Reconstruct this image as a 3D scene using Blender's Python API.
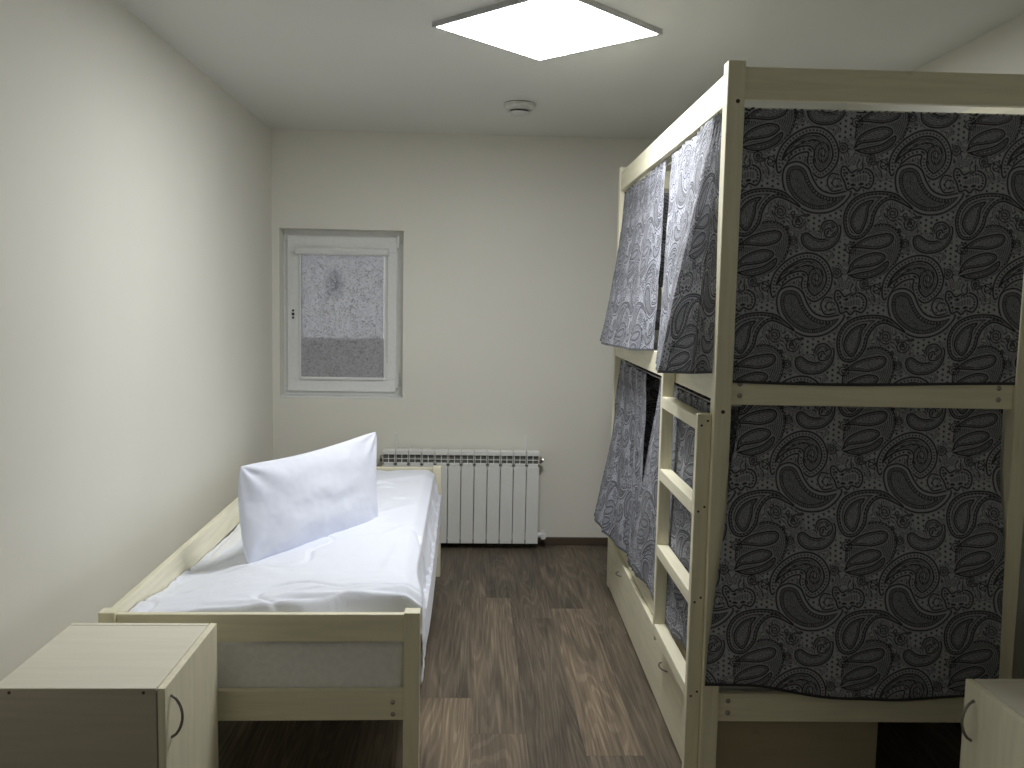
import bpy, bmesh, math, random
import numpy as np
from mathutils import Vector, Matrix, Euler, noise

for o in list(bpy.data.objects): bpy.data.objects.remove(o, do_unlink=True)
scene = bpy.context.scene
COL = scene.collection
PI = math.pi

# ------------------------------------------------------------------ camera, world, exposure
CAM_F, CAM_H = 891.37, 1.5333
PITCH, ROLL, YAW = (math.radians(v) for v in (5.4667, 1.1243, 2.5249))
cd = bpy.data.cameras.new('camera'); cam = bpy.data.objects.new('camera', cd); COL.objects.link(cam)
fw = Vector((math.sin(YAW) * math.cos(PITCH), math.cos(YAW) * math.cos(PITCH), -math.sin(PITCH)))
rt = Vector((math.cos(YAW), -math.sin(YAW), 0)); up = rt.cross(fw)
r2 = rt * math.cos(ROLL) + up * math.sin(ROLL); u2 = -rt * math.sin(ROLL) + up * math.cos(ROLL)
mw = Matrix((r2, u2, -fw)).transposed().to_4x4(); mw.translation = (0, 0, CAM_H)
cam.matrix_world = mw
cd.sensor_width = 36; cd.lens = 36 * CAM_F / 1024; cd.clip_start = .02
scene.camera = cam
world = bpy.data.worlds.new('world'); scene.world = world; world.use_nodes = True
bg = world.node_tree.nodes['Background']; bg.inputs[0].default_value = (.62, .635, .70, 1); bg.inputs[1].default_value = 1.3
vs = scene.view_settings
vs.view_transform = 'Standard'; vs.look = 'None'; vs.gamma = 1; vs.use_curve_mapping = False
vs.exposure = EXPOSURE = 0.0
LAMP_STRENGTH = 36.0
try: scene.cycles.max_bounces = 10; scene.cycles.diffuse_bounces = 8
except Exception: pass

# room measures (metres)
XL, XR, YB, YF, ZC = -1.219, 1.806, 5.463, -.3, 2.508  # YF set close behind the camera for bounced light
WX0, WX1, WZ0, WZ1 = -1.175, -.431, .905, 1.929

# ------------------------------------------------------------------ materials
def lin(r, g, b): return tuple(((v / 255) / 12.92 if v / 255 <= .04045 else ((v / 255 + .055) / 1.055) ** 2.4) for v in (r, g, b)) + (1,)
def nt(name):
    m = bpy.data.materials.new(name); m.use_nodes = True; t = m.node_tree
    b = next(n for n in t.nodes if n.type == 'BSDF_PRINCIPLED'); return m, t, b
def N(t, kind, **kw):
    n = t.nodes.new(kind)
    for k, v in kw.items():
        if k in n.inputs: n.inputs[k].default_value = v
        else: setattr(n, k, v)
    return n
def coords(t, sc, kind='Object'):
    c = N(t, 'ShaderNodeTexCoord'); m = N(t, 'ShaderNodeMapping'); m.inputs['Scale'].default_value = sc
    t.links.new(c.outputs[kind], m.inputs[0]); return m.outputs[0]
def ramp(t, fac, stops):
    r = N(t, 'ShaderNodeValToRGB'); e = r.color_ramp.elements
    while len(e) < len(stops): e.new(.5)
    for el, (p, c) in zip(e, stops): el.position = p; el.color = c
    t.links.new(fac, r.inputs[0]); return r.outputs[0]
def mix(t, fac, a, b, mode='MIX'):
    n = N(t, 'ShaderNodeMix', data_type='RGBA', blend_type=mode)
    for s, v in ((0, fac), (6, a), (7, b)):
        if isinstance(v, (int, float, tuple)): n.inputs[s].default_value = v
        else: t.links.new(v, n.inputs[s])
    return n.outputs[2]
def bump(t, b, h, strength, dist=.01):
    n = N(t, 'ShaderNodeBump'); n.inputs['Strength'].default_value = strength; n.inputs['Distance'].default_value = dist
    t.links.new(h, n.inputs['Height']); t.links.new(n.outputs[0], b.inputs['Normal'])
def simple(name, col, rough=.5, metal=0, nscale=40, amt=.06):
    m, t, b = nt(name); tx = N(t, 'ShaderNodeTexNoise', Scale=nscale, Detail=3.0); t.links.new(coords(t, (1, 1, 1)), tx.inputs['Vector'])
    d = tuple(c * (1 - amt * 2) for c in col[:3]) + (1,); l = tuple(min(1, c * (1 + amt)) for c in col[:3]) + (1,)
    t.links.new(ramp(t, tx.outputs[0], [(.3, d), (.7, l)]), b.inputs['Base Color'])
    b.inputs['Roughness'].default_value = rough; b.inputs['Metallic'].default_value = metal; return m
def plaster(name, col):
    m, t, b = nt(name); v = coords(t, (1, 1, 1))
    a = N(t, 'ShaderNodeTexNoise', Scale=1.3, Detail=4.0); t.links.new(v, a.inputs['Vector'])
    d = tuple(c * .965 for c in col[:3]) + (1,)
    t.links.new(ramp(t, a.outputs[0], [(.35, d), (.65, col)]), b.inputs['Base Color'])
    f = N(t, 'ShaderNodeTexNoise', Scale=160.0, Detail=2.0); t.links.new(v, f.inputs['Vector'])
    bump(t, b, f.outputs[0], .12, .002); b.inputs['Roughness'].default_value = .75; return m
def painted_wood(name, col, grain='Y', amt=.1):
    sc = {'X': (2, 30, 30), 'Y': (30, 2, 30), 'Z': (30, 30, 2)}[grain]
    m, t, b = nt(name); v = coords(t, sc)
    a = N(t, 'ShaderNodeTexNoise', Scale=1.6, Detail=5.0, Distortion=.6); t.links.new(v, a.inputs['Vector'])
    d = tuple(c * (1 - amt) for c in col[:3]) + (1,)
    base = ramp(t, a.outputs[0], [(.35, d), (.6, col)])
    k = N(t, 'ShaderNodeTexVoronoi', Scale=5.5); t.links.new(coords(t, {'X': (.6, 1, 1), 'Y': (1, .6, 1), 'Z': (1, 1, .6)}[grain]), k.inputs['Vector'])
    kn = ramp(t, k.outputs['Distance'], [(.0, (.62, .56, .47, 1)), (.035, (.8, .76, .7, 1)), (.06, (1, 1, 1, 1))])
    t.links.new(mix(t, .55, base, kn, 'MULTIPLY'), b.inputs['Base Color'])
    bump(t, b, a.outputs[0], .1, .003); b.inputs['Roughness'].default_value = .48; return m
WOOD = (.83, .79, .60, 1)
M = {}
M['wall'] = plaster('wall_paint', (.79, .775, .70, 1))
M['ceiling'] = plaster('ceiling_paint', (.74, .745, .70, 1))
for g in 'XYZ': M['wood' + g] = painted_wood('whitewashed_pine_' + g.lower(), WOOD, g)
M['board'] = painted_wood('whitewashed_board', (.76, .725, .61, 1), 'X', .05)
M['drawerside'] = painted_wood('shaded_beige_board', (.42, .36, .24, 1), 'X', .05)  # dark beige carries the shade under the bunk in its colour
M['skirting'] = simple('dark_skirting', (.085, .062, .042, 1), .45)
M['white_metal'] = simple('white_enamel', (.80, .81, .79, 1), .35, amt=.01)
M['recess_shade'] = simple('radiator_recess_shade', (.16, .16, .15, 1), .6)  # dark grey holds the shade of the radiator openings in its colour
M['dark_gap'] = simple('dark_recess', (.05, .048, .042, 1), .7)
M['pvc'] = simple('white_pvc', (.78, .79, .78, 1), .35, amt=.02)
M['steel'] = simple('brushed_steel', (.42, .40, .36, 1), .28, 1)
M['handle'] = simple('dull_nickel', (.26, .25, .22, 1), .4, .9)
M['screw'] = simple('dark_screw_hole', (.08, .055, .035, 1), .7)
M['plastic'] = simple('white_plastic', (.62, .62, .58, 1), .45)
M['outside'] = simple('grey_render_outside', (.10, .10, .11, 1), .9, nscale=3)
M['frame_metal'] = simple('lamp_frame_metal', (.5, .5, .5, 1), .4, .2)
M['wire'] = simple('curtain_wire', (.6, .6, .57, 1), .4)
M['mattress'] = simple('mattress_ticking', (.84, .85, .86, 1), .85, nscale=60, amt=.03)

def cloth(name, col, wr=.25):
    m, t, b = nt(name); v = coords(t, (1, 1, 1))
    a = N(t, 'ShaderNodeTexNoise', Scale=7.0, Detail=5.0, Distortion=1.1); t.links.new(v, a.inputs['Vector'])
    w = N(t, 'ShaderNodeTexNoise', Scale=420.0, Detail=1.0); t.links.new(v, w.inputs['Vector'])
    s = N(t, 'ShaderNodeMath', operation='MULTIPLY_ADD'); s.inputs[1].default_value = .05; t.links.new(w.outputs[0], s.inputs[0]); t.links.new(a.outputs[0], s.inputs[2])
    bump(t, b, s.outputs[0], wr, .02); b.inputs['Base Color'].default_value = col; b.inputs['Roughness'].default_value = .85
    b.inputs['Sheen Weight'].default_value = .15; return m
M['sheet'] = cloth('white_cotton_sheet', (.83, .86, .95, 1))
M['pillow'] = cloth('white_cotton_pillowcase', (.79, .82, .92, 1), .07)

def paisley_mat():
    m, t, b = nt('paisley_cotton')
    a = N(t, 'ShaderNodeAttribute', attribute_name='ink'); v = coords(t, (1, 1, 1))
    n = N(t, 'ShaderNodeTexNoise', Scale=900.0, Detail=1.0); t.links.new(v, n.inputs['Vector'])
    c = ramp(t, a.outputs['Fac'], [(0, (.43, .44, .495, 1)), (.5, (.14, .145, .168, 1)), (.88, (.012, .012, .016, 1))])
    w = ramp(t, n.outputs[0], [(.3, (.8, .8, .8, 1)), (.7, (1, 1, 1, 1))])
    t.links.new(mix(t, 1.0, c, w, 'MULTIPLY'), b.inputs['Base Color'])
    b.inputs['Roughness'].default_value = .8; b.inputs['Sheen Weight'].default_value = .05; return m
M['paisley'] = paisley_mat()

def floor_mat():
    m, t, b = nt('oak_plank_vinyl')
    a = N(t, 'ShaderNodeAttribute', attribute_name='tone'); sp = N(t, 'ShaderNodeSeparateColor'); t.links.new(a.outputs['Color'], sp.inputs[0])
    v = coords(t, (1, 1, 1)); off = N(t, 'ShaderNodeCombineXYZ'); mu = N(t, 'ShaderNodeMath', operation='MULTIPLY'); mu.inputs[1].default_value = 37.0
    t.links.new(sp.outputs[1], mu.inputs[0]); t.links.new(mu.outputs[0], off.inputs[0]); t.links.new(mu.outputs[0], off.inputs[1])
    add = N(t, 'ShaderNodeVectorMath', operation='ADD'); t.links.new(v, add.inputs[0]); t.links.new(off.outputs[0], add.inputs[1])
    def nz(sc, scale, detail, dist):
        mp = N(t, 'ShaderNodeMapping'); mp.inputs['Scale'].default_value = sc; t.links.new(add.outputs[0], mp.inputs[0])
        n = N(t, 'ShaderNodeTexNoise', Scale=scale, Detail=detail, Distortion=dist); t.links.new(mp.outputs[0], n.inputs['Vector']); return n.outputs[0]
    big = nz((5, .9, 1), 1.5, 4.0, .8); fine = nz((62, 1.5, 1), 2.0, 6.0, .08)
    mp = N(t, 'ShaderNodeMapping'); mp.inputs['Scale'].default_value = (7, .55, 1); t.links.new(add.outputs[0], mp.inputs[0])
    rings = N(t, 'ShaderNodeTexNoise', Scale=1.2, Detail=1.0, Distortion=.3); t.links.new(mp.outputs[0], rings.inputs['Vector'])
    rm = N(t, 'ShaderNodeMath', operation='MULTIPLY'); rm.inputs[1].default_value = 95.0; t.links.new(rings.outputs[0], rm.inputs[0])
    rs = N(t, 'ShaderNodeMath', operation='SINE'); t.links.new(rm.outputs[0], rs.inputs[0])
    base = ramp(t, sp.outputs[0], [(0, (.105, .086, .066, 1)), (.5, (.165, .136, .100, 1)), (1, (.30, .238, .165, 1))])
    c1 = mix(t, 1.0, base, ramp(t, big, [(.3, (.62, .62, .64, 1)), (.7, (1.25, 1.22, 1.18, 1))]), 'MULTIPLY')
    c2 = mix(t, 1.0, c1, ramp(t, fine, [(.3, (.6, .59, .58, 1)), (.65, (1.18, 1.18, 1.18, 1))]), 'MULTIPLY')
    c3 = mix(t, .5, c2, ramp(t, rs.outputs[0], [(.2, (.62, .6, .58, 1)), (.8, (1.1, 1.1, 1.1, 1))]), 'MULTIPLY')
    t.links.new(c3, b.inputs['Base Color']); bump(t, b, fine, .12, .002)
    b.inputs['Roughness'].default_value = .5; b.inputs['Specular IOR Level'].default_value = .35; return m
M['front'] = plaster('bounce_front_wall_paint', (.88, .87, .83, 1))  # made paler than the other walls to bounce light forward
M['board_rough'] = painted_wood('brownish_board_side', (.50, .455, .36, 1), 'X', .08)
M['floor'] = floor_mat()

def blind_mat():
    m, t, b = nt('mottled_blind_fabric'); v = coords(t, (1, 1, 1))
    a = N(t, 'ShaderNodeTexNoise', Scale=48.0, Detail=4.0, Distortion=2.0); t.links.new(v, a.inputs['Vector'])
    c = ramp(t, a.outputs[0], [(.34, (.27, .27, .28, 1)), (.62, (.66, .65, .69, 1))])
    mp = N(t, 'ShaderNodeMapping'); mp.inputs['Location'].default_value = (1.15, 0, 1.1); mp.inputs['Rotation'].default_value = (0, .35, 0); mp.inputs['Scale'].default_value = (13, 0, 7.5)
    shade_blot = N(t, 'ShaderNodeVectorMath', operation='LENGTH'); t.links.new(v, mp.inputs[0]); t.links.new(mp.outputs[0], shade_blot.inputs[0])
    c = mix(t, 1.0, c, ramp(t, shade_blot.outputs['Value'], [(.2, (.42, .42, .42, 1)), (1, (1, 1, 1, 1))]), 'MULTIPLY')  # soft dark shape from outside, painted into the fabric colour
    t.links.new(c, b.inputs['Base Color']); b.inputs['Roughness'].default_value = .7
    tr = N(t, 'ShaderNodeBsdfTransparent'); mx = N(t, 'ShaderNodeMixShader')
    al = ramp(t, a.outputs[0], [(.3, (.25, .25, .25, 1)), (.7, (.55, .55, .55, 1))])
    o = next(n for n in t.nodes if n.type == 'OUTPUT_MATERIAL')
    t.links.new(al, mx.inputs[0]); t.links.new(b.outputs[0], mx.inputs[1]); t.links.new(tr.outputs[0], mx.inputs[2]); t.links.new(mx.outputs[0], o.inputs[0]); return m
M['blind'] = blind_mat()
def glass_mat():
    m, t, b = nt('window_glass'); g = N(t, 'ShaderNodeBsdfGlossy', Roughness=.05); tr = N(t, 'ShaderNodeBsdfTransparent'); mx = N(t, 'ShaderNodeMixShader')
    fr = N(t, 'ShaderNodeFresnel', IOR=1.45); o = next(n for n in t.nodes if n.type == 'OUTPUT_MATERIAL'); tr.inputs[0].default_value = (.93, .95, .94, 1)
    t.links.new(fr.outputs[0], mx.inputs[0]); t.links.new(tr.outputs[0], mx.inputs[1]); t.links.new(g.outputs[0], mx.inputs[2]); t.links.new(mx.outputs[0], o.inputs[0]); return m
M['glass'] = glass_mat()
def lamp_mat():
    m, t, b = nt('lit_diffuser'); b.inputs['Base Color'].default_value = (.9, .9, .9, 1)
    n = N(t, 'ShaderNodeTexNoise', Scale=2.0); e = ramp(t, n.outputs[0], [(0, (.975, .985, 1, 1)), (1, (.98, .99, 1, 1))]); t.links.new(e, b.inputs['Emission Color'])
    b.inputs['Emission Strength'].default_value = LAMP_STRENGTH; return m
M['lamp'] = lamp_mat()

# ------------------------------------------------------------------ mesh helpers
def box(bm, x0, x1, y0, y1, z0, z1, m=None):
    vs_ = [bm.verts.new(v) for v in ((x0,y0,z0),(x1,y0,z0),(x1,y1,z0),(x0,y1,z0),(x0,y0,z1),(x1,y0,z1),(x1,y1,z1),(x0,y1,z1))]
    for f in ((0,3,2,1),(4,5,6,7),(0,1,5,4),(1,2,6,5),(2,3,7,6),(3,0,4,7)): bm.faces.new([vs_[i] for i in f])
    if m is not None:
        for v in vs_: v.co = m @ v.co
def cyl(bm, c, axis, r, h, n=20, r2=None):
    q = Vector((0, 0, 1)).rotation_difference(Vector(axis)).to_matrix().to_4x4()
    bmesh.ops.create_cone(bm, cap_ends=True, segments=n, radius1=r, radius2=r if r2 is None else r2, depth=h, matrix=Matrix.Translation(Vector(c) + Vector(axis).normalized() * h / 2) @ q)
def tube(bm, pts, r, n=8):
    pts = [Vector(p) for p in pts]; rings = []
    ref = None
    for i, p in enumerate(pts):
        d = (pts[min(i + 1, len(pts) - 1)] - pts[max(i - 1, 0)]).normalized()
        a = d.cross(Vector((0, 0, 1)) if abs(d.z) < .9 else Vector((1, 0, 0))) if ref is None else (ref - d * ref.dot(d))
        a.normalize(); ref = a; b_ = d.cross(a)
        rings.append([bm.verts.new(p + r * (a * math.cos(2 * PI * k / n) + b_ * math.sin(2 * PI * k / n))) for k in range(n)])
    for A, B in zip(rings, rings[1:]):
        for k in range(n): bm.faces.new((A[k], A[(k + 1) % n], B[(k + 1) % n], B[k]))
    bm.faces.new(rings[0][::-1]); bm.faces.new(rings[-1])
def obj(name, bm, mat, parent=None, bevel=0, smooth=False, loc=None):
    if isinstance(bm, bmesh.types.BMesh):
        bmesh.ops.recalc_face_normals(bm, faces=bm.faces); me = bpy.data.meshes.new(name); bm.to_mesh(me); bm.free()
    else: me = bm
    o = bpy.data.objects.new(name, me); COL.objects.link(o); me.materials.append(M[mat] if isinstance(mat, str) else mat)
    if parent: o.parent = parent
    if loc: o.location = loc
    if bevel:
        b_ = o.modifiers.new('bevel', 'BEVEL'); b_.width = bevel; b_.segments = 2; b_.limit_method = 'ANGLE'
    if smooth:
        for p in me.polygons: p.use_smooth = True
    return o
def boxo(name, dims, mat, parent=None, bevel=.002):
    bm = bmesh.new(); box(bm, *dims); return obj(name, bm, mat, parent, bevel)
def thing(name, label, cat, loc=(0, 0, 0), rz=0, group=None):
    o = bpy.data.objects.new(name, None); COL.objects.link(o); o.location = loc; o.rotation_euler = (0, 0, rz); o.empty_display_size = .1
    tag(o, label, cat, group); return o
def tag(o, label, cat, group=None):
    o['label'] = label; o['category'] = cat
    if group: o['group'] = group
    return o
def struct(o): o['kind'] = 'structure'; return o
def grid_mesh(name, P):
    """P: array (rows, cols, 3) -> quad mesh."""
    r, c = P.shape[:2]; idx = np.arange(r * c).reshape(r, c)
    q = np.stack([idx[:-1, :-1], idx[:-1, 1:], idx[1:, 1:], idx[1:, :-1]], -1).reshape(-1, 4)
    me = bpy.data.meshes.new(name); me.vertices.add(r * c); me.vertices.foreach_set('co', P.reshape(-1).astype(np.float32))
    me.loops.add(q.size); me.loops.foreach_set('vertex_index', q.reshape(-1).astype(np.int32))
    me.polygons.add(len(q)); me.polygons.foreach_set('loop_start', np.arange(0, q.size, 4, dtype=np.int32)); me.polygons.foreach_set('loop_total', np.full(len(q), 4, np.int32))
    me.update(); me.validate()
    me.polygons.foreach_set('use_smooth', np.ones(len(q), bool)); return me
def fbm(X, Y, seed, octs=4, f=1.0):
    """smooth value noise on arrays"""
    out = np.zeros(X.shape); amp = 1; r = np.random.RandomState(seed); g = r.rand(64, 64)
    for o_ in range(octs):
        fx, fy = X * f + 17.3 * o_, Y * f + 5.1 * o_; x0, y0 = np.floor(fx).astype(int), np.floor(fy).astype(int); tx, ty = fx - x0, fy - y0
        tx, ty = tx * tx * (3 - 2 * tx), ty * ty * (3 - 2 * ty)
        a = g[y0 % 64, x0 % 64] * (1 - tx) + g[y0 % 64, (x0 + 1) % 64] * tx; b_ = g[(y0 + 1) % 64, x0 % 64] * (1 - tx) + g[(y0 + 1) % 64, (x0 + 1) % 64] * tx
        out += amp * (a * (1 - ty) + b_ * ty - .5); amp *= .5; f *= 2
    return out
def sstep(a, b_, x): t = np.clip((x - a) / (b_ - a), 0, 1); return t * t * (3 - 2 * t)

# ------------------------------------------------------------------ paisley print
def make_tile():
    """One repeat of the paisley print as an ink density field, 545 x 590 units of 0.6 mm, at 2 units per cell."""
    W, H, q = 546, 590, 2
    nx, ny = W // q, H // q
    rng = np.random.RandomState(4)
    gx, gy = np.meshgrid((np.arange(nx) + .5) * q, (np.arange(ny) + .5) * q)
    def pnoise(cx, cy, seed):
        r = np.random.RandomState(seed); g = r.rand(cy, cx)
        fx, fy = gx / W * cx, gy / H * cy
        x0, y0 = np.floor(fx).astype(int), np.floor(fy).astype(int)
        tx, ty = fx - x0, fy - y0
        tx, ty = tx * tx * (3 - 2 * tx), ty * ty * (3 - 2 * ty)
        a = g[y0 % cy, x0 % cx] * (1 - tx) + g[y0 % cy, (x0 + 1) % cx] * tx
        b = g[(y0 + 1) % cy, x0 % cx] * (1 - tx) + g[(y0 + 1) % cy, (x0 + 1) % cx] * tx
        return a * (1 - ty) + b * ty
    n1 = pnoise(11, 12, 1) + .5 * pnoise(26, 28, 2)
    line = lambda d, w: np.clip(1.25 - np.abs(d) / w, 0, 1)
    tile = .06 + .62 * (np.sin(n1 * 40) > .35) * 1.0
    def smooth(P, closed=True, n=10):
        P = np.array(P, float); m = len(P); out = []
        for i in range(m if closed else m - 1):
            g = lambda k: P[k % m] if closed else P[min(max(k, 0), m - 1)]
            a, b, c, d = g(i - 1), g(i), g(i + 1), g(i + 2)
            for k in range(n):
                t = k / n
                out.append(.5 * ((2 * b) + (c - a) * t + (2 * a - 5 * b + 4 * c - d) * t * t + (3 * b - a - 3 * c + d) * t ** 3))
        if not closed: out.append(P[-1])
        return np.array(out)
    def field(C, closed=True, pad=12):
        x0, y0 = np.floor((C.min(0) - pad) / q).astype(int); x1, y1 = np.ceil((C.max(0) + pad) / q).astype(int)
        ix, iy = np.arange(x0, x1), np.arange(y0, y1)
        X, Y = np.meshgrid((ix + .5) * q, (iy + .5) * q)
        A = C; B = np.roll(C, -1, 0) if closed else C[1:]
        if not closed: A = C[:-1]
        L = np.hypot(*(B - A).T); S = np.concatenate([[0], np.cumsum(L)[:-1]])
        best = np.full(X.shape, 1e9); arc = np.zeros(X.shape); ins = np.zeros(X.shape, bool)
        for a, b, l, s in zip(A, B, L, S):
            d = (b - a) / max(l, 1e-6)
            t = np.clip((X - a[0]) * d[0] + (Y - a[1]) * d[1], 0, l)
            r = np.hypot(X - a[0] - t * d[0], Y - a[1] - t * d[1])
            m = r < best; best[m] = r[m]; arc[m] = s + t[m]
            if closed and a[1] != b[1]:
                c = ((a[1] > Y) != (b[1] > Y)) & (X < (b[0] - a[0]) * (Y - a[1]) / (b[1] - a[1]) + a[0]); ins ^= c
        return np.where(ins, best, -best), arc, L.sum(), np.ix_(iy % ny, ix % nx), X, Y
    def motif(P, kind, closed=True):
        sd, s, L, sl, X, Y = field(smooth(P, closed), closed)
        cur = tile[sl].copy()
        if kind == 'stroke':
            cur = np.maximum(cur * (np.abs(sd) > 7), line(sd, 4.4)); tile[sl] = cur; return
        if kind == 'fine':
            cur = np.maximum(cur, .95 * line(sd, 3.1)); tile[sl] = cur; return
        i = sd > 0; v = np.full(sd.shape, .1)
        n = max(1, round(L / 19)); ph = (s / L * n) % 1
        dot = lambda c, r, w=19: np.clip(1.4 - np.hypot((ph - .5) * L / n, sd - c) / r, 0, 1)
        if kind == 'dots':          # outline, dotted border, then fine concentric lines
            v = np.maximum(v, dot(14, 5)); v = np.maximum(v, line(sd - 26, 3))
            v = np.where(sd > 28, .1 + .75 * (np.sin((sd - 28) * .72) > .25), v)
        elif kind == 'plain':       # pale border, inner stippled body
            v = np.where((sd > 20) & (sd < 34), .25 + .55 * (np.sin(s * .5) > 0), v)
            v = np.maximum(v, line(sd - 19, 2.6)); v = np.maximum(v, line(sd - 35, 2.6))
            v = np.where(sd > 37, .2 + .6 * (np.sin(sd * .75 + 2 * np.sin(s * .2)) > .3), v)
        elif kind == 'bead':        # heavy beaded rim
            v = np.maximum(line(sd - 11, 5.5) * (.55 + .45 * (ph < .62)), v)
            v = np.maximum(v, line(sd - 25, 2.6)); v = np.where((sd > 27) & (np.sin(sd * .55) * np.sin(s * .33) > .25), .85, v)
        elif kind == 'leaf':
            v = np.maximum(v, line(sd - 9, 2.6)); v = np.where((sd > 12) & (np.sin(sd * .7 + .6) * np.sin(s * .3) > .1), .7, v)
        elif kind == 'scallop':
            v = .15 + .55 * (np.sin(sd * .62 + 1.4 * np.abs(np.sin(ph * np.pi))) > 0)
            lobes = 6 * np.abs(np.sin(ph * np.pi)); v = np.where(sd < lobes + 2, 1, v); v = np.where(sd < lobes - 4, cur, v)
        elif kind == 'cloud':
            v = np.full(sd.shape, .06); v = np.maximum(v, dot(15, 6.5)); v = np.where(sd > 28, .2 + .3 * (np.sin(X * .5) > 0), v)
        elif kind == 'field':       # ground dots
            v = np.full(sd.shape, .05); px, py = (X % 26) - 13, ((Y + 13 * (np.floor(X / 26) % 2)) % 26) - 13
            v = np.maximum(v, np.clip(1.5 - np.hypot(px, py) / 5.2, 0, 1))
        v = np.where(i, v, cur)
        if kind not in ('field', 'scallop'): v = np.maximum(v * (sd > -1) + cur * (sd <= -1), line(sd, 4.7)); v = np.where((sd < -5) & (sd > -9), .1, v)
        tile[sl] = v
    # ground patches with scattered dots
    motif([(140,215),(190,150),(250,95),(330,70),(320,95),(250,120),(200,170),(180,240),(165,290),(120,270)], 'field')
    motif([(365,300),(440,310),(520,380),(480,395),(420,385),(385,350)], 'field')
    motif([(350,490),(430,480),(525,465),(520,500),(440,515),(400,560),(360,560)], 'field')
    motif([(500,560),(560,620),(540,690),(480,740),(440,730),(520,650)], 'field')
    motif([(650,330),(740,330),(790,380),(700,372),(640,372)], 'field')
    motif([(480,40),(570,10),(590,40),(560,110),(500,130)], 'field')
    # scalloped fan round the two leaves
    motif([(560,640),(600,590),(680,530),(760,535),(805,580),(812,640),(790,710),(740,760),(680,790),(600,800),(560,760)], 'scallop')
    motif([(572,640),(572,640),(622,602),(690,580),(748,574),(768,594),(748,626),(690,644),(628,642)], 'leaf')
    motif([(556,764),(556,764),(576,714),(622,682),(682,664),(726,672),(730,694),(690,722),(632,734),(586,742)], 'leaf')
    motif([(566,776),(566,776),(620,762),(690,742),(748,704),(738,742),(686,776),(620,790)], 'leaf')
    # great hooked paisley
    motif([(195,300),(182,240),(205,175),(260,120),(330,88),(400,92),(455,135),(480,205),(460,270),(400,315),(352,285),(332,240),(333,200),(280,212),(235,250)], 'dots')
    motif([(215,312),(232,262),(285,245),(335,268),(368,330),(405,372),(465,388),(548,375),(520,430),(450,475),(360,480),(280,440),(230,380)], 'plain')
    motif([(530,560),(522,490),(548,430),(600,392),(680,376),(760,385),(812,418),(852,455),(790,425),(740,412),(700,435),(672,480),(658,540),(615,592),(562,598)], 'bead')
    motif([(600,575),(560,540),(562,490),(600,440),(660,418),(640,450),(632,510)], 'leaf')
    # small comma and its spiral
    motif([(320,600),(345,580),(390,605),(440,605),(490,560),(470,520),(430,530),(420,560),(440,585),(455,560),(505,540),(500,610),(450,655),(380,662),(335,640)], 'leaf')
    motif([(410,560),(425,525),(465,518),(495,550),(480,590),(440,595),(432,565),(455,553),(462,568)], 'stroke', False)
    # hook and dotted cloud
    motif([(490,300),(450,295),(432,335),(455,375),(500,370)], 'stroke', False)
    motif([(492,318),(466,318),(456,340),(472,358),(495,352)], 'fine', False)
    motif([(500,265),(520,262),(545,288),(575,275),(620,270),(650,292),(655,330),(635,362),(600,355),(580,374),(558,360),(530,368),(515,330),(498,300)], 'cloud')
    motif([(575,285),(600,270),(598,240)], 'stroke', False)
    # inner whorls of the hooked paisley
    t = np.linspace(0, 4.2 * np.pi, 60); r = 52 * (1 - t / t[-1] * .9)
    motif(list(zip(402 + r * np.cos(t + 2.4) * .8, 205 + r * np.sin(t + 2.4) * 1.15)), 'fine', False)
    motif([(230,262),(262,190),(330,148),(390,150)], 'fine', False)
    motif([(215,240),(245,175),(320,130),(390,128)], 'fine', False)
    # curls in the ground
    for cx, cy, R, a in ((300,525,34,0),(700,250,30,2),(240,440,0,1),(760,480,34,1),(800,90+480,0,0),(280,620,24,3),(500,180,26,4),(560,55,30,5),(640,225,26,1)):
        if R:
            r = R * (1 - t / t[-1] * .85); motif(list(zip(cx + r * np.cos(t + a), cy + r * np.sin(t + a))), 'fine', False)
    return tile.astype(np.float32), W, H, q

# ------------------------------------------------------------------ room shell
def shell(name, *boxes, mat='wall'):
    bm = bmesh.new()
    for b_ in boxes: box(bm, *b_)
    return struct(obj(name, bm, mat))
shell('wall_left', (XL - .12, XL, YF, YB, 0, ZC))
shell('wall_right', (XR, XR + .12, YF, YB, 0, ZC))
shell('wall_back', (XL - .12, WX0, YB, YB + .3, 0, ZC), (WX1, XR + .12, YB, YB + .3, 0, ZC), (WX0, WX1, YB, YB + .3, 0, WZ0), (WX0, WX1, YB, YB + .3, WZ1, ZC))
shell('wall_front_unseen', (XL - .12, XR + .12, YF - .12, YF, 0, ZC), mat='front')  # unseen wall, placed near the camera to bounce fill light
shell('ceiling', (XL - .12, XR + .12, YF - .12, YB + .3, ZC, ZC + .1), mat='ceiling')
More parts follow.
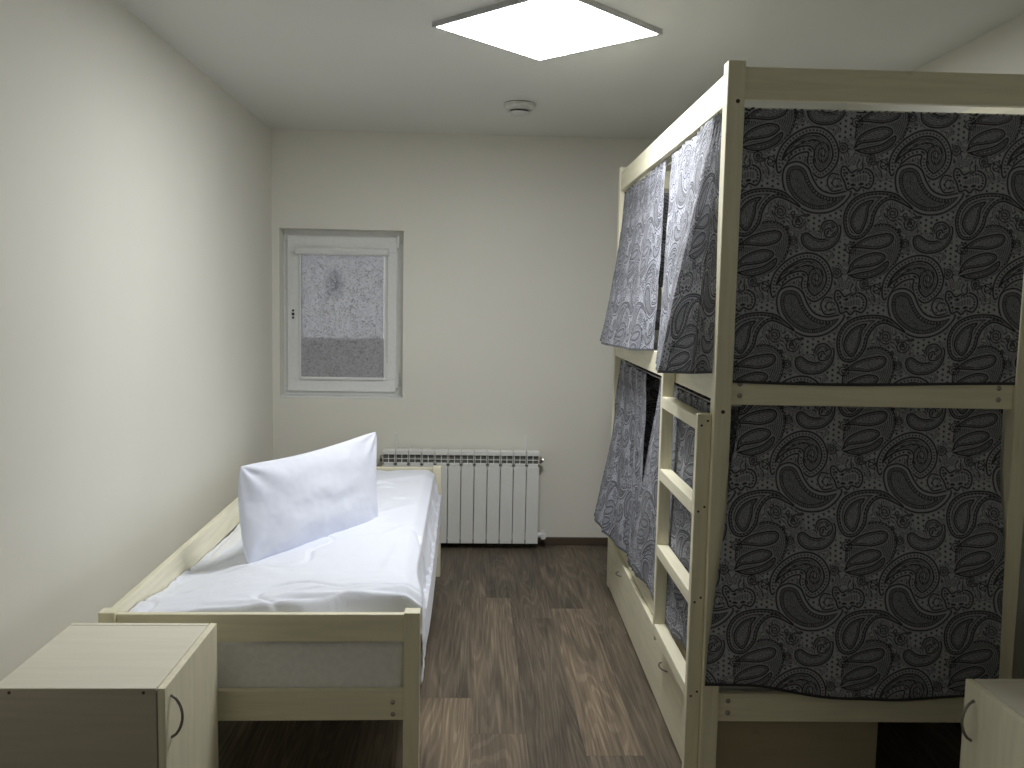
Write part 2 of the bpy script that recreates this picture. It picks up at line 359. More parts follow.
# floor: staggered planks 0.195 m wide, 1.438 m long
def make_floor():
    rng = random.Random(5); W_, L_ = .1955, 1.438; V, F, T = [], [], []
    joints = {0: 3.304, 1: 3.02, 2: 4.168, 3: 2.865, 4: 3.966}
    tones = {(3, 0): .78, (2, 0): .36, (1, 0): .62, (0, 0): .42, (0, -1): .85, (1, -1): .7, (2, -1): .3, (3, -1): .45, (0, 1): .38, (1, 1): .42, (2, 1): .45, (3, 1): .38, (4, 0): .5, (4, -1): .35}
    c0 = math.floor((XL - .1 + .184) / W_)
    for c in range(c0, 11):
        x0, x1 = max(-.184 + c * W_, XL - .1), min(-.184 + (c + 1) * W_, XR + .1)
        if x1 <= x0: continue
        j = joints.get(c, rng.uniform(0, L_) + 2.5)
        for k in range(-4, 3):
            y0, y1 = max(j + k * L_, YF - .1), min(j + (k + 1) * L_, YB + .05)
            if y1 <= y0: continue
            b_ = len(V); g = .0006; V += [(x0 + g, y0 + g, 0), (x1 - g, y0 + g, 0), (x1 - g, y1 - g, 0), (x0 + g, y1 - g, 0)]
            F.append((b_, b_ + 1, b_ + 2, b_ + 3)); T.append((tones.get((c, k), rng.uniform(.25, .65)), rng.random()))
    b_ = len(V); V += [(XL - .1, YF - .1, -.0015), (XR + .1, YF - .1, -.0015), (XR + .1, YB + .05, -.0015), (XL - .1, YB + .05, -.0015)]
    F.append((b_, b_ + 1, b_ + 2, b_ + 3)); T.append((0, .5))
    lo = len(V); V += [(x, y, -.08) for x, y, z in V[b_:b_ + 4]]
    F.append((lo + 3, lo + 2, lo + 1, lo)); T.append((0, .5))
    for i in range(4):
        F.append((lo + i, lo + (i + 1) % 4, b_ + (i + 1) % 4, b_ + i)); T.append((0, .5))
    me = bpy.data.meshes.new('floor'); me.from_pydata(V, [], F); at = me.color_attributes.new('tone', 'FLOAT_COLOR', 'CORNER')
    for p, (a, b2) in zip(me.polygons, T):
        for li in p.loop_indices: at.data[li].color = (a, b2, 0, 1)
    return struct(obj('floor', me, 'floor'))
make_floor()
def skirt(name, *b_): struct(boxo(name, b_, 'skirting', bevel=.004))
skirt('baseboard_back', XL, XR, YB - .014, YB, 0, .05)
skirt('baseboard_left', XL, XL + .014, YF + .014, YB - .014, 0, .05)
skirt('baseboard_right', XR - .014, XR, YF + .014, YB - .014, 0, .05)

# outside, seen dimly through the blind
o = boxo('wall_outside', (-2.6, 1.2, YB + 1.2, YB + 1.4, -.5, 1.21), 'outside'); struct(o)

# ------------------------------------------------------------------ window
w = bpy.data.objects.new('window_1', None); COL.objects.link(w); struct(w); w.location = ((WX0 + WX1) / 2, YB + .1, WZ0)
def wpart(name, dims, mat='pvc', bevel=.003):
    x0, x1, y0, y1, z0, z1 = dims; cx = (WX0 + WX1) / 2
    return boxo(name, (x0 - cx, x1 - cx, y0 - YB - .1, y1 - YB - .1, z0 - WZ0, z1 - WZ0), mat, w, bevel)
SX0, SX1, SZ0, SZ1 = -1.150, -.479, .937, 1.889
y = YB + .1
bm = bmesh.new(); cx = (WX0 + WX1) / 2
for b_ in ((WX0, WX1, y + .02, y + .07, WZ0, SZ0 + .03), (WX0, WX1, y + .02, y + .07, SZ1 - .03, WZ1), (WX0, SX0 + .03, y + .02, y + .07, SZ0 + .03, SZ1 - .03), (SX1 - .03, WX1, y + .02, y + .07, SZ0 + .03, SZ1 - .03)):
    box(bm, b_[0] - cx, b_[1] - cx, b_[2] - y, b_[3] - y, b_[4] - WZ0, b_[5] - WZ0)
obj('window_frame', bm, 'pvc', w, .004)
GX0, GX1, GZ0, GZ1 = -1.065, -.555, 1.012, 1.80
bm = bmesh.new()
for b_ in ((SX0, SX1, SZ0, GZ0), (SX0, SX1, GZ1, SZ1), (SX0, GX0, GZ0, GZ1), (GX1, SX1, GZ0, GZ1)):
    box(bm, b_[0] - cx, b_[1] - cx, 0, .06, b_[2] - WZ0, b_[3] - WZ0)
obj('sash', bm, 'pvc', w, .003)
wpart('pane', (GX0 - .01, GX1 + .01, y + .03, y + .036, GZ0 - .01, GZ1 + .01), 'glass', 0)
for z in (SZ0 + .03, SZ1 - .06):
    bm = bmesh.new(); cyl(bm, (SX1 + .006 - cx, -.006, z - WZ0), (0, 0, 1), .008, .075, 12); cyl(bm, (SX1 + .006 - cx, -.006, z - WZ0 + .03), (0, 0, 1), .011, .015, 12)
    obj('hinge', bm, 'pvc', w)
bm = bmesh.new()
for dz in (-.022, 0, .022): cyl(bm, (-1.113 - cx, -.003, 1.413 + dz - WZ0), (0, -1, 0), .007 if dz else .009, .003, 12)
box(bm, -1.119 - cx, -1.107 - cx, -.004, 0, 1.405 - WZ0, 1.421 - WZ0)
o = obj('handle_socket', bm, 'dark_gap', w); o['label'] = 'black screw holes of missing handle'
boxo('window_sill', (WX0 - cx, WX1 - cx, -.098, .02, .0005, .012), 'pvc', w, .003)

rb = thing('roller_blind', 'mottled grey roller blind pulled down over the small window pane', 'blind', (cx, y, GZ1))
def rpart(name, dims, mat, bevel=.002): return boxo(name, dims, mat, rb, bevel)
bm = bmesh.new(); prof = [(0, -.022), (-.026, -.022), (-.034, -.012), (-.036, .006), (-.03, .018), (-.016, .024), (0, .024)]
L, R_ = GX0 - .028 - cx, GX1 + .028 - cx
A = [bm.verts.new((L, a - .001, b_)) for a, b_ in prof]; B = [bm.verts.new((R_, a - .001, b_)) for a, b_ in prof]
for i in range(len(prof)): j = (i + 1) % len(prof); bm.faces.new((A[i], A[j], B[j], B[i]))
bm.faces.new(A); bm.faces.new(B[::-1]); obj('cassette', bm, 'pvc', rb)
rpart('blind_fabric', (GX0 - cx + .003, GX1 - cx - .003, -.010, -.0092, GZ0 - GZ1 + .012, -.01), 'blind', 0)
rpart('bottom_bar', (GX0 - cx - .004, GX1 - cx + .004, -.016, -.004, GZ0 - GZ1 + .0, GZ0 - GZ1 + .016), 'pvc')
for s in (-1, 1):
    x_ = (GX0 - cx - .004) if s < 0 else (GX1 - cx + .004)
    rpart('side_guide', (x_ - .005, x_ + .005, -.012, -.001, GZ0 - GZ1 + .0, -.022), 'pvc', .001)
bm = bmesh.new(); tube(bm, [(GX1 - cx + .02, -.012, 0 - .02), (GX1 - cx + .021, -.01, -.3), (GX1 - cx + .02, -.01, -.68)], .0018, 6); obj('pull_chain', bm, 'wire', rb)

# ------------------------------------------------------------------ radiator
rd = thing('radiator', 'white twelve-section aluminium radiator under the back wall beside the window', 'radiator', (-.541, 5.344, .037))
def section(i):
    bm = bmesh.new(); x = i * .0796
    a, b_ = x + .002, x + .0770
    box(bm, a, b_, 0, .008, 0, .478); box(bm, a + .007, b_ - .007, 0, .008, .478, .498)          # front plate with notched top
    box(bm, a, b_, 0, .075, .545, .57)                                                            # cap
    box(bm, x + .032, x + .045, .008, .072, .012, .485); box(bm, a + .004, b_ - .004, .03, .036, .01, .49)   # column and fin
    box(bm, a, b_, .068, .076, .01, .49)
    box(bm, x + .036, x + .041, .004, .008, .496, .545); box(bm, a, a + .004, .002, .03, .49, .545); box(bm, b_ - .004, b_, .002, .03, .49, .545)
    box(bm, a, b_, .004, .008, .517, .521)
    
    for z in (.035, .46): cyl(bm, (x, .04, z), (1, 0, 0), .02, .0796, 14)
    return obj('radiator_section', bm, 'white_metal', rd, .002)
for i in range(12): section(i)
bm = bmesh.new(); box(bm, .003, .952, .0165, .0205, .482, .5445); obj('radiator_shade_strip', bm, 'recess_shade', rd)  # added dark strip, painted shade behind the top openings
bm = bmesh.new(); cyl(bm, (.955, .04, .515), (1, 0, 0), .021, .016, 14); cyl(bm, (.971, .04, .515), (1, 0, 0), .013, .01, 6); o = obj('end_plug', bm, 'steel', rd)
bm = bmesh.new(); cyl(bm, (-.016, .04, .515), (1, 0, 0), .02, .016, 14); obj('end_plug', bm, 'steel', rd)
bm = bmesh.new(); cyl(bm, (.955, .04, .045), (1, 0, 0), .016, .02, 14); cyl(bm, (.975, .04, .045), (1, 0, 0), .019, .028, 8); cyl(bm, (.988, .04, .045), (0, -1, 0), .017, .04, 14); cyl(bm, (.988, .04, .02), (0, 0, 1), .014, .05, 12); cyl(bm, (.988, .03, .03), (0, 1, 0), .012, .085, 12)
cyl(bm, (.988, .106, .03), (0, 1, 0), .024, .006, 16)
o = obj('valve', bm, 'pvc', rd)
for x in (.078, .875):
    bm = bmesh.new(); box(bm, x - .005, x + .005, .1, .117, .50, .655); box(bm, x - .005, x + .005, .06, .117, .50, .512); cyl(bm, (x, .1, .635), (0, -1, 0), .004, .003, 10); obj('wall_bracket', bm, 'white_metal', rd)

# ------------------------------------------------------------------ ceiling lamp and smoke detector
cl = thing('ceiling_lamp', 'lit square white panel lamp set diagonally on the ceiling', 'ceiling lamp', (.249, 3.29, ZC), math.radians(45))
bm = bmesh.new(); s = .293
for b_ in ((-s, s, -s, -s + .011), (-s, s, s - .011, s), (-s, -s + .011, -s + .011, s - .011), (s - .011, s, -s + .011, s - .011)): box(bm, b_[0], b_[1], b_[2], b_[3], -.018, 0)
obj('lamp_frame', bm, 'frame_metal', cl, .001)
boxo('diffuser', (-s + .0112, s - .0112, -s + .0112, s - .0112, -.0165, -.004), 'lamp', cl, 0)
sd = thing('smoke_detector', 'round white smoke detector on the ceiling behind the lamp', 'smoke detector', (.212, 4.575, ZC))
def lathe(prof, mat, name, parent, n=40):
    bm = bmesh.new(); rings = []
    for r, z in prof: rings.append([bm.verts.new((r * math.cos(2 * PI * k / n), r * math.sin(2 * PI * k / n), z)) for k in range(n)])
    for A, B in zip(rings, rings[1:]):
        for k in range(n): bm.faces.new((A[k], A[(k + 1) % n], B[(k + 1) % n], B[k]))
    bm.faces.new(rings[0]); bm.faces.new(rings[-1][::-1]); return obj(name, bm, mat, parent, smooth=False)
lathe([(.074, 0), (.074, -.004)], 'dark_gap', 'base_shadow', sd)  # dark disc painted as the shadow line against the ceiling
lathe([(.079, -.004), (.080, -.012), (.077, -.026), (.062, -.034), (.052, -.036)], 'plastic', 'detector_base', sd)
lathe([(.046, -.034), (.044, -.046)], 'dark_gap', 'smoke_slot', sd)
lathe([(.056, -.046), (.055, -.05), (.044, -.057), (.02, -.060)], 'plastic', 'sensor_cap', sd)

# ------------------------------------------------------------------ single bed
BXR, BY, BROT = -.1433, 2.5321, .0091
bed = thing('single_bed', 'whitewashed wooden single bed standing along the left wall', 'bed', (BXR, BY, 0), BROT)
BW, BL = .9195, 2.311
pw = .047
def bp(name, dims, mat): return boxo(name, dims, mat, bed, .003)
for (x, yy) in ((-BW, 0), (-pw, 0), (-BW, BL - pw), (-pw, BL - pw)): bp('post', (x, x + pw, yy, yy + pw, 0, .6154), 'woodZ')
for yy in (.012, BL - .035):
    bp('end_rail', (-BW + pw, -pw, yy, yy + .022, .524, .607), 'woodX')
    bp('lower_rail', (-BW + pw, -pw, yy, yy + .022, .284, .377), 'woodX')
bp('side_rail', (-BW + .010, -BW + .032, pw, BL - pw, .50, .607), 'woodY')
bp('side_board', (-BW + .010, -BW + .032, pw, BL - pw, .284, .377), 'woodY')
bp('side_board', (-.032, -.010, pw, BL - pw, .284, .377), 'woodY')
for k in range(9): bp('slat', (-BW + .035, -.035, .12 + k * .25, .19 + k * .25, .335, .352), 'woodX')
def bolt(parent, c, axis, r=.007):
    bm = bmesh.new(); bmesh.ops.create_uvsphere(bm, u_segments=14, v_segments=8, radius=r); 
    ax = Vector(axis)
    for v in bm.verts:
        v.co -= ax * v.co.dot(ax) * .25; v.co += Vector(c)
    return obj('bolt', bm, 'steel', parent, smooth=True)
for z in (.340, .303): bolt(bed, (-.078, .012, z), (0, 1, 0))
for z in (.340, .303): bolt(bed, (-BW + .078, .012, z), (0, 1, 0))
def screw(parent, c, axis, r=.004):
    bm = bmesh.new(); cyl(bm, Vector(c) - Vector(axis) * .0006, axis, r, .0016, 10); return obj('screw_hole', bm, 'screw', parent)
mt = boxo('mattress', (-BW + .055, -.045, .037, BL - .06, .352, .518), 'mattress', None, .03)
mt.location = (BXR, BY, 0); mt.rotation_euler = (0, 0, BROT); mt.modifiers['bevel'].width = .02; mt.modifiers['bevel'].segments = 4
tag(mt, 'white mattress lying inside the single bed under the sheet', 'mattress')

def make_sheet():
    # across: tucked left edge -> top -> rolled right edge -> hanging side ; along: near end -> far end
    nu, nv = 230, 420
    ys = np.linspace(.004, BL - .085, nv); u = np.linspace(0, 1, nu); U, Y = np.meshgrid(u, ys)
    top = .80; xl = -BW + .036
    tt = np.clip(U / top, 0, 1); sd_ = np.clip((U - top) / (1 - top), 0, 1)
    near = 1 - sstep(0, .45, Y)
    wid = -xl - .036 + .030 * (1 - sstep(0, .5, Y))
    X = xl + tt * wid
    # crown of the top
    zl = .525 + .035 * near + .02 * np.sin(Y * 3.1 + 1)
    Z = zl + (.612 - zl) * sstep(0, .40, tt) + .012 * sstep(.2, .7, tt)
    Z = Z + .030 * np.exp(-((Y - .13) / .16) ** 2) * sstep(.3, .8, tt)              # bunched near the near right corner
    Z += .010 * fbm(X, Y, 11, 3, 2.6) + .004 * fbm(X, Y, 12, 3, 9)
    # long soft ridges over the top
    for (cx_, cy_, ang, ln_, wd, h) in ((-.2, 1.15, .9, .22, .03, .010), (-.14, .85, 1.2, .2, .022, .010), (-.32, .7, .5, .3, .05, .008), (-.62, .5, 2.2, .25, .03, .007), (-.6, 1.75, .3, .3, .04, .010), (-.25, 1.8, .7, .3, .04, .009), (-.12, .5, 1.5, .2, .02, .008)):
        a, b_ = (X - cx_) * math.cos(ang) + (Y - cy_) * math.sin(ang), -(X - cx_) * math.sin(ang) + (Y - cy_) * math.cos(ang)
        Z += h * np.exp(-(a / ln_) ** 2 - (b_ / wd) ** 2)
    crease = np.abs(fbm(X + .3 * Y, Y, 21, 2, 3.2)); Z -= .008 * np.exp(-(crease / .03) ** 2)
    Z -= .028 * np.exp(-((X + .62) / .2) ** 2 - ((Y - .62) / .22) ** 2)
    cz = np.exp(-((Y - .12) / .2) ** 2) * sstep(.25, .8, tt); Z += cz * (.007 * fbm(X * 4 + Y * 6, Y * 14 - X * 3, 77, 3, 1.6) + .004 * fbm(X * 9, Y * 22, 78, 2, 1.4))
    # left edge crumple
    Z -= .022 * sstep(1.9, 2.2, Y)
    Z += .012 * fbm(X * 2, Y, 31, 3, 14) * (1 - sstep(0, .12, tt))
    # near-end roll: cloth turns down behind the end rail, with gathered folds
    drop = 1 - sstep(0, 1, (Y - .004) / (.045))
    fold = sstep(.0, .9, tt)
    Z -= drop * (.055 + .02 * fold); 
    nb = np.exp(-((Y - .055) / .045) ** 2)
    Z += nb * (.004 * np.sin(X * 26 + 110 * Y + 4 * fbm(X, Y, 41, 2, 5)) + .012 * fbm(X * .6, Y * 4, 42, 3, 9)) * (.3 + fold)
    Y2 = Y + .032 + .022 * fold * np.sin(X * 9 + 1) * drop
    # roll over right edge and hang
    rr = sstep(.0, 1, np.clip((U - (top - .045)) / .06, 0, 1))
    Z -= .028 * rr * (tt > 0)
    hem = .375 - .07 * sstep(.05, .7, Y) + .018 * np.sin(Y * 4.3) + .02 * sstep(1.7, 2.2, Y)
    z_edge = Z[:, [int(nu * top) + 1]]
    Z = np.where(sd_ > 0, z_edge + (hem - z_edge) * sd_, Z)
    pl_ = np.sin(Y * 54 + 4 * fbm(Y, U, 51, 2, 3) + sd_ * 4.5) * .5 + .5 * np.sin(Y * 38 + 2 + 2.5 * sd_)
    out = .008 * np.sin(np.clip(sd_, 0, 1) * PI * .55) * (1 - .5 * sd_) + pl_ * .007 * sstep(.02, .3, sd_) * (.4 + .6 * sstep(.3, 1.2, Y)) + .008 * fbm(Y, sd_, 61, 3, 5) * sstep(0, .3, sd_)
    X = np.where(sd_ > 0, xl + wid + out + .026 * sstep(0, .6, sd_) * sstep(0, .4, Y) + .002 + .007 * (1 - sstep(0, .4, Y)) - .034 * np.exp(-(np.sin(Y * 33 + 2.2 * fbm(Y, U, 52, 2, 3) + sd_ * 1.6) / .30) ** 2) * sstep(.05, .3, sd_) * sstep(.25, .6, Y), X); Y2 = np.where(sd_ > 0, np.maximum(Y2, .052), Y2)
    # keep clear of the near right post by lying just behind and outside it
    X = np.where((sd_ > .45), np.maximum(X, .003), X)
    P = np.stack([X, Y2, Z], -1)
    sh = obj('bed_sheet', grid_mesh('bed_sheet', P), 'sheet'); sh.location = (BXR, BY, 0); sh.rotation_euler = (0, 0, BROT)
    m_ = sh.modifiers.new('thickness', 'SOLIDIFY'); m_.thickness = .003; m_.offset = -1
    return sh
tag(make_sheet(), 'rumpled white cotton sheet covering the single bed and hanging over its right side', 'bed sheet')

def make_pillow():
    bl_, br_ = Vector((-.790, 3.150, .556)), Vector((-.384, 3.626, .588))
    n = 90; V, F = [], []
    Wd, Hh = .655, .395
    def pt(u, v, side):
        # u,v in [-1,1]
        pin = .02
        x = u * (Wd / 2) * (1 - pin * (1 - v * v) + .0); z = v * (Hh / 2) * (1 - .045 * (1 - u * u))
        cr = 1 - .055 * (u * u * v * v) ** 2.5; x *= cr; z *= cr
        e = max(0, 1 - abs(u) ** 2.4) ** .62 * max(0, 1 - abs(v) ** 2.6) ** .6
        th = .088 * e * (1 - .18 * v)
        # folds radiating from the corners and shallow horizontal slump creases
        p = Vector((u * 2.1, v * 1.4, side * 3))
        w_ = .008 * noise.noise(p * 1.6) + .0015 * noise.noise(p * 6)
        for (cu, cv, k, amp) in ((-1, 1, 9, .007), (1, 1, 8, .007), (1, -1, 7, .006), (-1, -1, 7, .006)):
            du, dv = (u - cu), (v - cv) * .6; d = math.hypot(du, dv); a = math.atan2(dv, du)
            w_ += amp * math.sin(a * k + 1.3 * cu) * math.exp(-(d / .45) ** 2) * min(1, d / .08)
        w_ += .0028 * math.sin(v * 11 + 2 * noise.noise(p)) * (.5 + .5 * math.sin(u * 3 + 1)) * (1 - abs(v))
        return x, side * (th + w_ * min(1, e * 3)), z
    grid = {}
    for s in (-1, 1):
        for i in range(n + 1):
            for j in range(n // 2 + 1):
                u = math.sin((i / n - .5) * PI) * .35 + (2 * i / n - 1) * .65; v = math.sin((2 * j / n - .5) * PI) * .35 + (4 * j / n - 1) * .65
                edge = i in (0, n) or j in (0, n // 2)
                if edge and s == 1: grid[s, i, j] = grid[-1, i, j]; continue
                grid[s, i, j] = len(V); V.append(pt(u, v, s))
        for i in range(n):
            for j in range(n // 2):
                f = (grid[s, i, j], grid[s, i + 1, j], grid[s, i + 1, j + 1], grid[s, i, j + 1]); F.append(f if s < 0 else f[::-1])
    me = bpy.data.meshes.new('pillow'); 
    # place: local x along the base, local z up (leaning), local y into the bed
    dx = (br_ - bl_).normalized(); nrm = Vector((-dx.y, dx.x, 0)).normalized(); th = math.radians(9)
    upv = nrm * math.sin(th) + Vector((0, 0, 1)) * math.cos(th); yv = upv.cross(dx)
    mid = (bl_ + br_) / 2
    out = []
    for x, y_, z in V:
        vv = (z / Hh + .5)
        q = mid + dx * x + upv * (vv * (.388 + .012 * x / .33)) + yv * y_
        q += dx * (.045 * vv * max(0, x / .33) + .008 * vv)
        # slump: lower edge settles on the sheet with a belly
        low = max(0, 1 - vv * 2.2); q -= Vector((0, 0, 1)) * .004 * low
        sag = (1 - (x / .34) ** 2); q.z -= .018 * sag * vv
        q += nrm * (.02 * math.sin(vv * PI))
        out.append(q)
    zmin = min(q.z for q in out)
    org = Vector((mid.x, mid.y, zmin))
    me.from_pydata([q - org for q in out], [], F); me.update()
    o = obj('pillow', me, 'pillow', smooth=True); o.location = org
    bm = bmesh.new(); bm.from_mesh(me); bmesh.ops.recalc_face_normals(bm, faces=bm.faces); bm.to_mesh(me); bm.free()
    for p in me.polygons: p.use_smooth = True
    m_ = o.modifiers.new('sub', 'SUBSURF'); m_.levels = 1; m_.render_levels = 1
    return o
tag(make_pillow(), 'plump white pillow standing on its long edge on the bed sheet', 'pillow')

# ------------------------------------------------------------------ nightstands
def nightstand(loc, rz, label, face):
    """face=+1: door towards +x ; depth .40, width .43 (y), height .60; origin at the near corner on the door side"""
    t = thing('nightstand', label, 'nightstand', loc, rz, 'whitewashed nightstands')
    D, W_, H_ = .402, .4275, .60; T_ = .018; s = face
    def P(name, x0, x1, y0, y1, z0, z1, mat, par=t, bevel=.0015):
        a, b_ = sorted((s * x0, s * x1)); return boxo(name, (a, b_, y0, y1, z0, z1), mat, par, bevel)
    # x measured from the door face inwards (negative = towards the back)
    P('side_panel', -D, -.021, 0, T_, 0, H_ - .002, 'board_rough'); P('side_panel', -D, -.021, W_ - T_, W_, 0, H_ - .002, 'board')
    P('top_panel', -D, -.021, T_, W_ - T_, H_ - T_, H_ - .001, 'board'); P('edge_band', -D, -.021, .001, T_, H_ - .0018, H_, 'board'); P('edge_band', -D, -.021, W_ - T_, W_ - .001, H_ - .0018, H_, 'board'); P('bottom_panel', -D, -.021, T_, W_ - T_, .05, .05 + T_, 'board')
    P('back_panel', -D, -D + .006, T_, W_ - T_, .05 + T_, H_ - T_, 'board')
    P('shelf', -D + .006, -.03, T_, W_ - T_, .31, .31 + T_, 'board')
    d = P('door', -.018, 0, 0, W_, .03, H_, 'woodZ')
    return t, d
def bow_handle(parent, pts_fn, r=.0035):
    bm = bmesh.new(); tube(bm, [pts_fn(k / 14) for k in range(15)], r, 8); return obj('handle', bm, 'handle', parent, smooth=True)
ns, d = nightstand((-.7159, 2.0603, 0), 0, 'pale wooden nightstand at the foot of the single bed, lower left corner', 1)
bow_handle(d, lambda t: (.001 + .027 * math.sin(t * PI) ** .6, .036, .568 - .106 * t))
for x in (-.05, -.36): screw(ns, (x, 0, .590), (0, -1, 0))
ns2, d2 = nightstand((1.2555, 2.121 - .4275, 0), 0, 'pale wooden nightstand in front of the bunk bed, lower right corner', -1)
bow_handle(d2, lambda t: (-.001 - .027 * math.sin(t * PI) ** .6, .4275 - .045, .563 - .104 * t))

# ------------------------------------------------------------------ bunk bed (local frame: x right, y away, origin at the near left corner)
UX, UY, UR = .7094, 2.5712, -.0152
bk = thing('bunk_bed', 'tall whitewashed wooden bunk bed with ladder and drawers along the right wall', 'bunk bed', (UX, UY, 0), UR)
PW, BWD, BLN, HT = .0507, .9495, 2.1181, 2.2184
def up_(name, dims, mat, par=None, bevel=.003): return boxo(name, dims, mat, par or bk, bevel)
for x in (0, BWD - PW):
    for yy in (0, BLN - PW): up_('post', (x, x + PW, yy, yy + PW, 0, HT), 'woodZ')
for yy in (.014, BLN - .038):
    up_('top_rail', (PW, BWD - PW, yy, yy + .024, 2.114, 2.205), 'woodX')
    up_('end_rail', (PW, BWD - PW, yy, yy + .024, 1.234, 1.323), 'woodX')
    up_('lower_rail', (PW, BWD - PW, yy, yy + .024, .259, .348), 'woodX')
for xx in (.004, BWD - .028):
    up_('top_rail', (xx, xx + .024, PW, BLN - PW, 2.098, 2.192), 'woodY')
    up_('side_rail', (xx, xx + .024, PW, BLN - PW, 1.246, 1.335), 'woodY')
    up_('side_rail', (xx + (.016 if xx < .1 else 0), xx + .04 if xx < .1 else xx + .024, PW, BLN - PW, .259, .348), 'woodY')
up_('guard_rail', (.030, .052, .56, BLN - PW, 1.500, 1.590), 'woodY')
for k in range(10):
    for z in (.30, 1.27): up_('slat', (.05, BWD - .03, .14 + k * .2, .21 + k * .2, z, z + .016), 'woodX', None, .001)
# bolts and pegs
for z in (1.262, 1.296):
    bolt(bk, (.077, .014, z), (0, 1, 0), .0078); bolt(bk, (.853, .014, z), (0, 1, 0), .0078)
for z in (.325, .287):
    bolt(bk, (.083, .014, z), (0, 1, 0), .0078); bolt(bk, (.866, .014, z), (0, 1, 0), .0078)
screw(bk, (.031, 0, 2.105), (0, -1, 0), .006); screw(bk, (.026, 0, 1.214), (0, -1, 0), .006); 
# ladder
ld = up_('ladder', (-.0433, -.0005, .022, .050, 0, 1.2051), 'woodZ'); ld['label'] = 'wooden ladder on the aisle side'
up_('ladder_stile', (-.0433, -.0005, .560, .588, .300, 1.40), 'woodZ', ld)
for zt in (1.196, .936, .657, .362):
    up_('rung', (-.0433, -.0015, .050, .560, zt - .041, zt), 'woodY', ld)
    for dz, xx in ((-.012, -.012), (-.026, -.030)): 
        if zt < 1.3: screw(ld, (xx, .022, zt + dz), (0, -1, 0), .0036)
# drawers under the lower bunk
def drawer(y0, y1, hy):
    f = up_('drawer', (-.001, .018, y0, y1, .012, .268), 'woodY')
    boxo('drawer_box', (.0185, .575, y0 + .012, y1 - .012, .02, .252), 'drawerside', f, .002)
    bow_handle(f, lambda t: (-.003 - .018 * math.sin(t * PI) ** .6, hy + .05 - .1 * t, .20 + .008 * t), .003)
drawer(.053, 1.055, .548); drawer(1.06, 2.062, 1.65)
# curtain wires
for a, b_ in (((.035, .05, 2.072), (.035, BLN - .05, 2.072)), ((.035, .05, 1.222), (.035, BLN - .05, 1.222)), ((.05, .045, 1.228), (BWD - .05, .045, 1.228)), ((.05, BLN - .05, 2.09), (BWD - .05, BLN - .05, 2.09)), ((.05, .008, 2.088), (BWD - .05, .008, 2.088))):
    bm = bmesh.new(); tube(bm, [a, b_], .0022, 6); obj('curtain_wire', bm, 'wire', bk)
for z, lab in ((.316, 'white mattress on the lower bunk behind the curtains'), (1.286, 'white mattress on the upper bunk behind the curtains')):
    m_ = boxo('mattress', (.056, BWD - .045, .07, BLN - .06, z, z + (.13 if z < 1 else .10)), 'mattress', None, .025)
    m_.location = (UX, UY, 0); m_.rotation_euler = (0, 0, UR); tag(m_, lab, 'mattress')

# ------------------------------------------------------------------ paisley curtains
TILE, TW, TH, TQ = make_tile()
UNIT = .000602
def ink(tu, tv):
    """tu, tv in tile units -> ink density, bilinear and repeating"""
    fx, fy = tu / TQ - .5, tv / TQ - .5; x0, y0 = np.floor(fx).astype(int), np.floor(fy).astype(int); a, b_ = fx - x0, fy - y0
    ny, nx = TILE.shape; g = lambda yy, xx: TILE[yy % ny, xx % nx]
    return (g(y0, x0) * (1 - a) + g(y0, x0 + 1) * a) * (1 - b_) + (g(y0 + 1, x0) * (1 - a) + g(y0 + 1, x0 + 1) * a) * b_
def curtain(label, P, K, group=None):
    me = grid_mesh('curtain', P); at = me.attributes.new('ink', 'FLOAT', 'POINT'); at.data.foreach_set('value', K.reshape(-1).astype(np.float32))
    o = obj('curtain', me, 'paisley'); 
    # origin at the curtain's wire
    o.location = (UX, UY, 0); o.rotation_euler = (0, 0, UR)
    return tag(o, label, 'curtain', group)
G = 'paisley curtains on the bunk bed'
RES = .0019

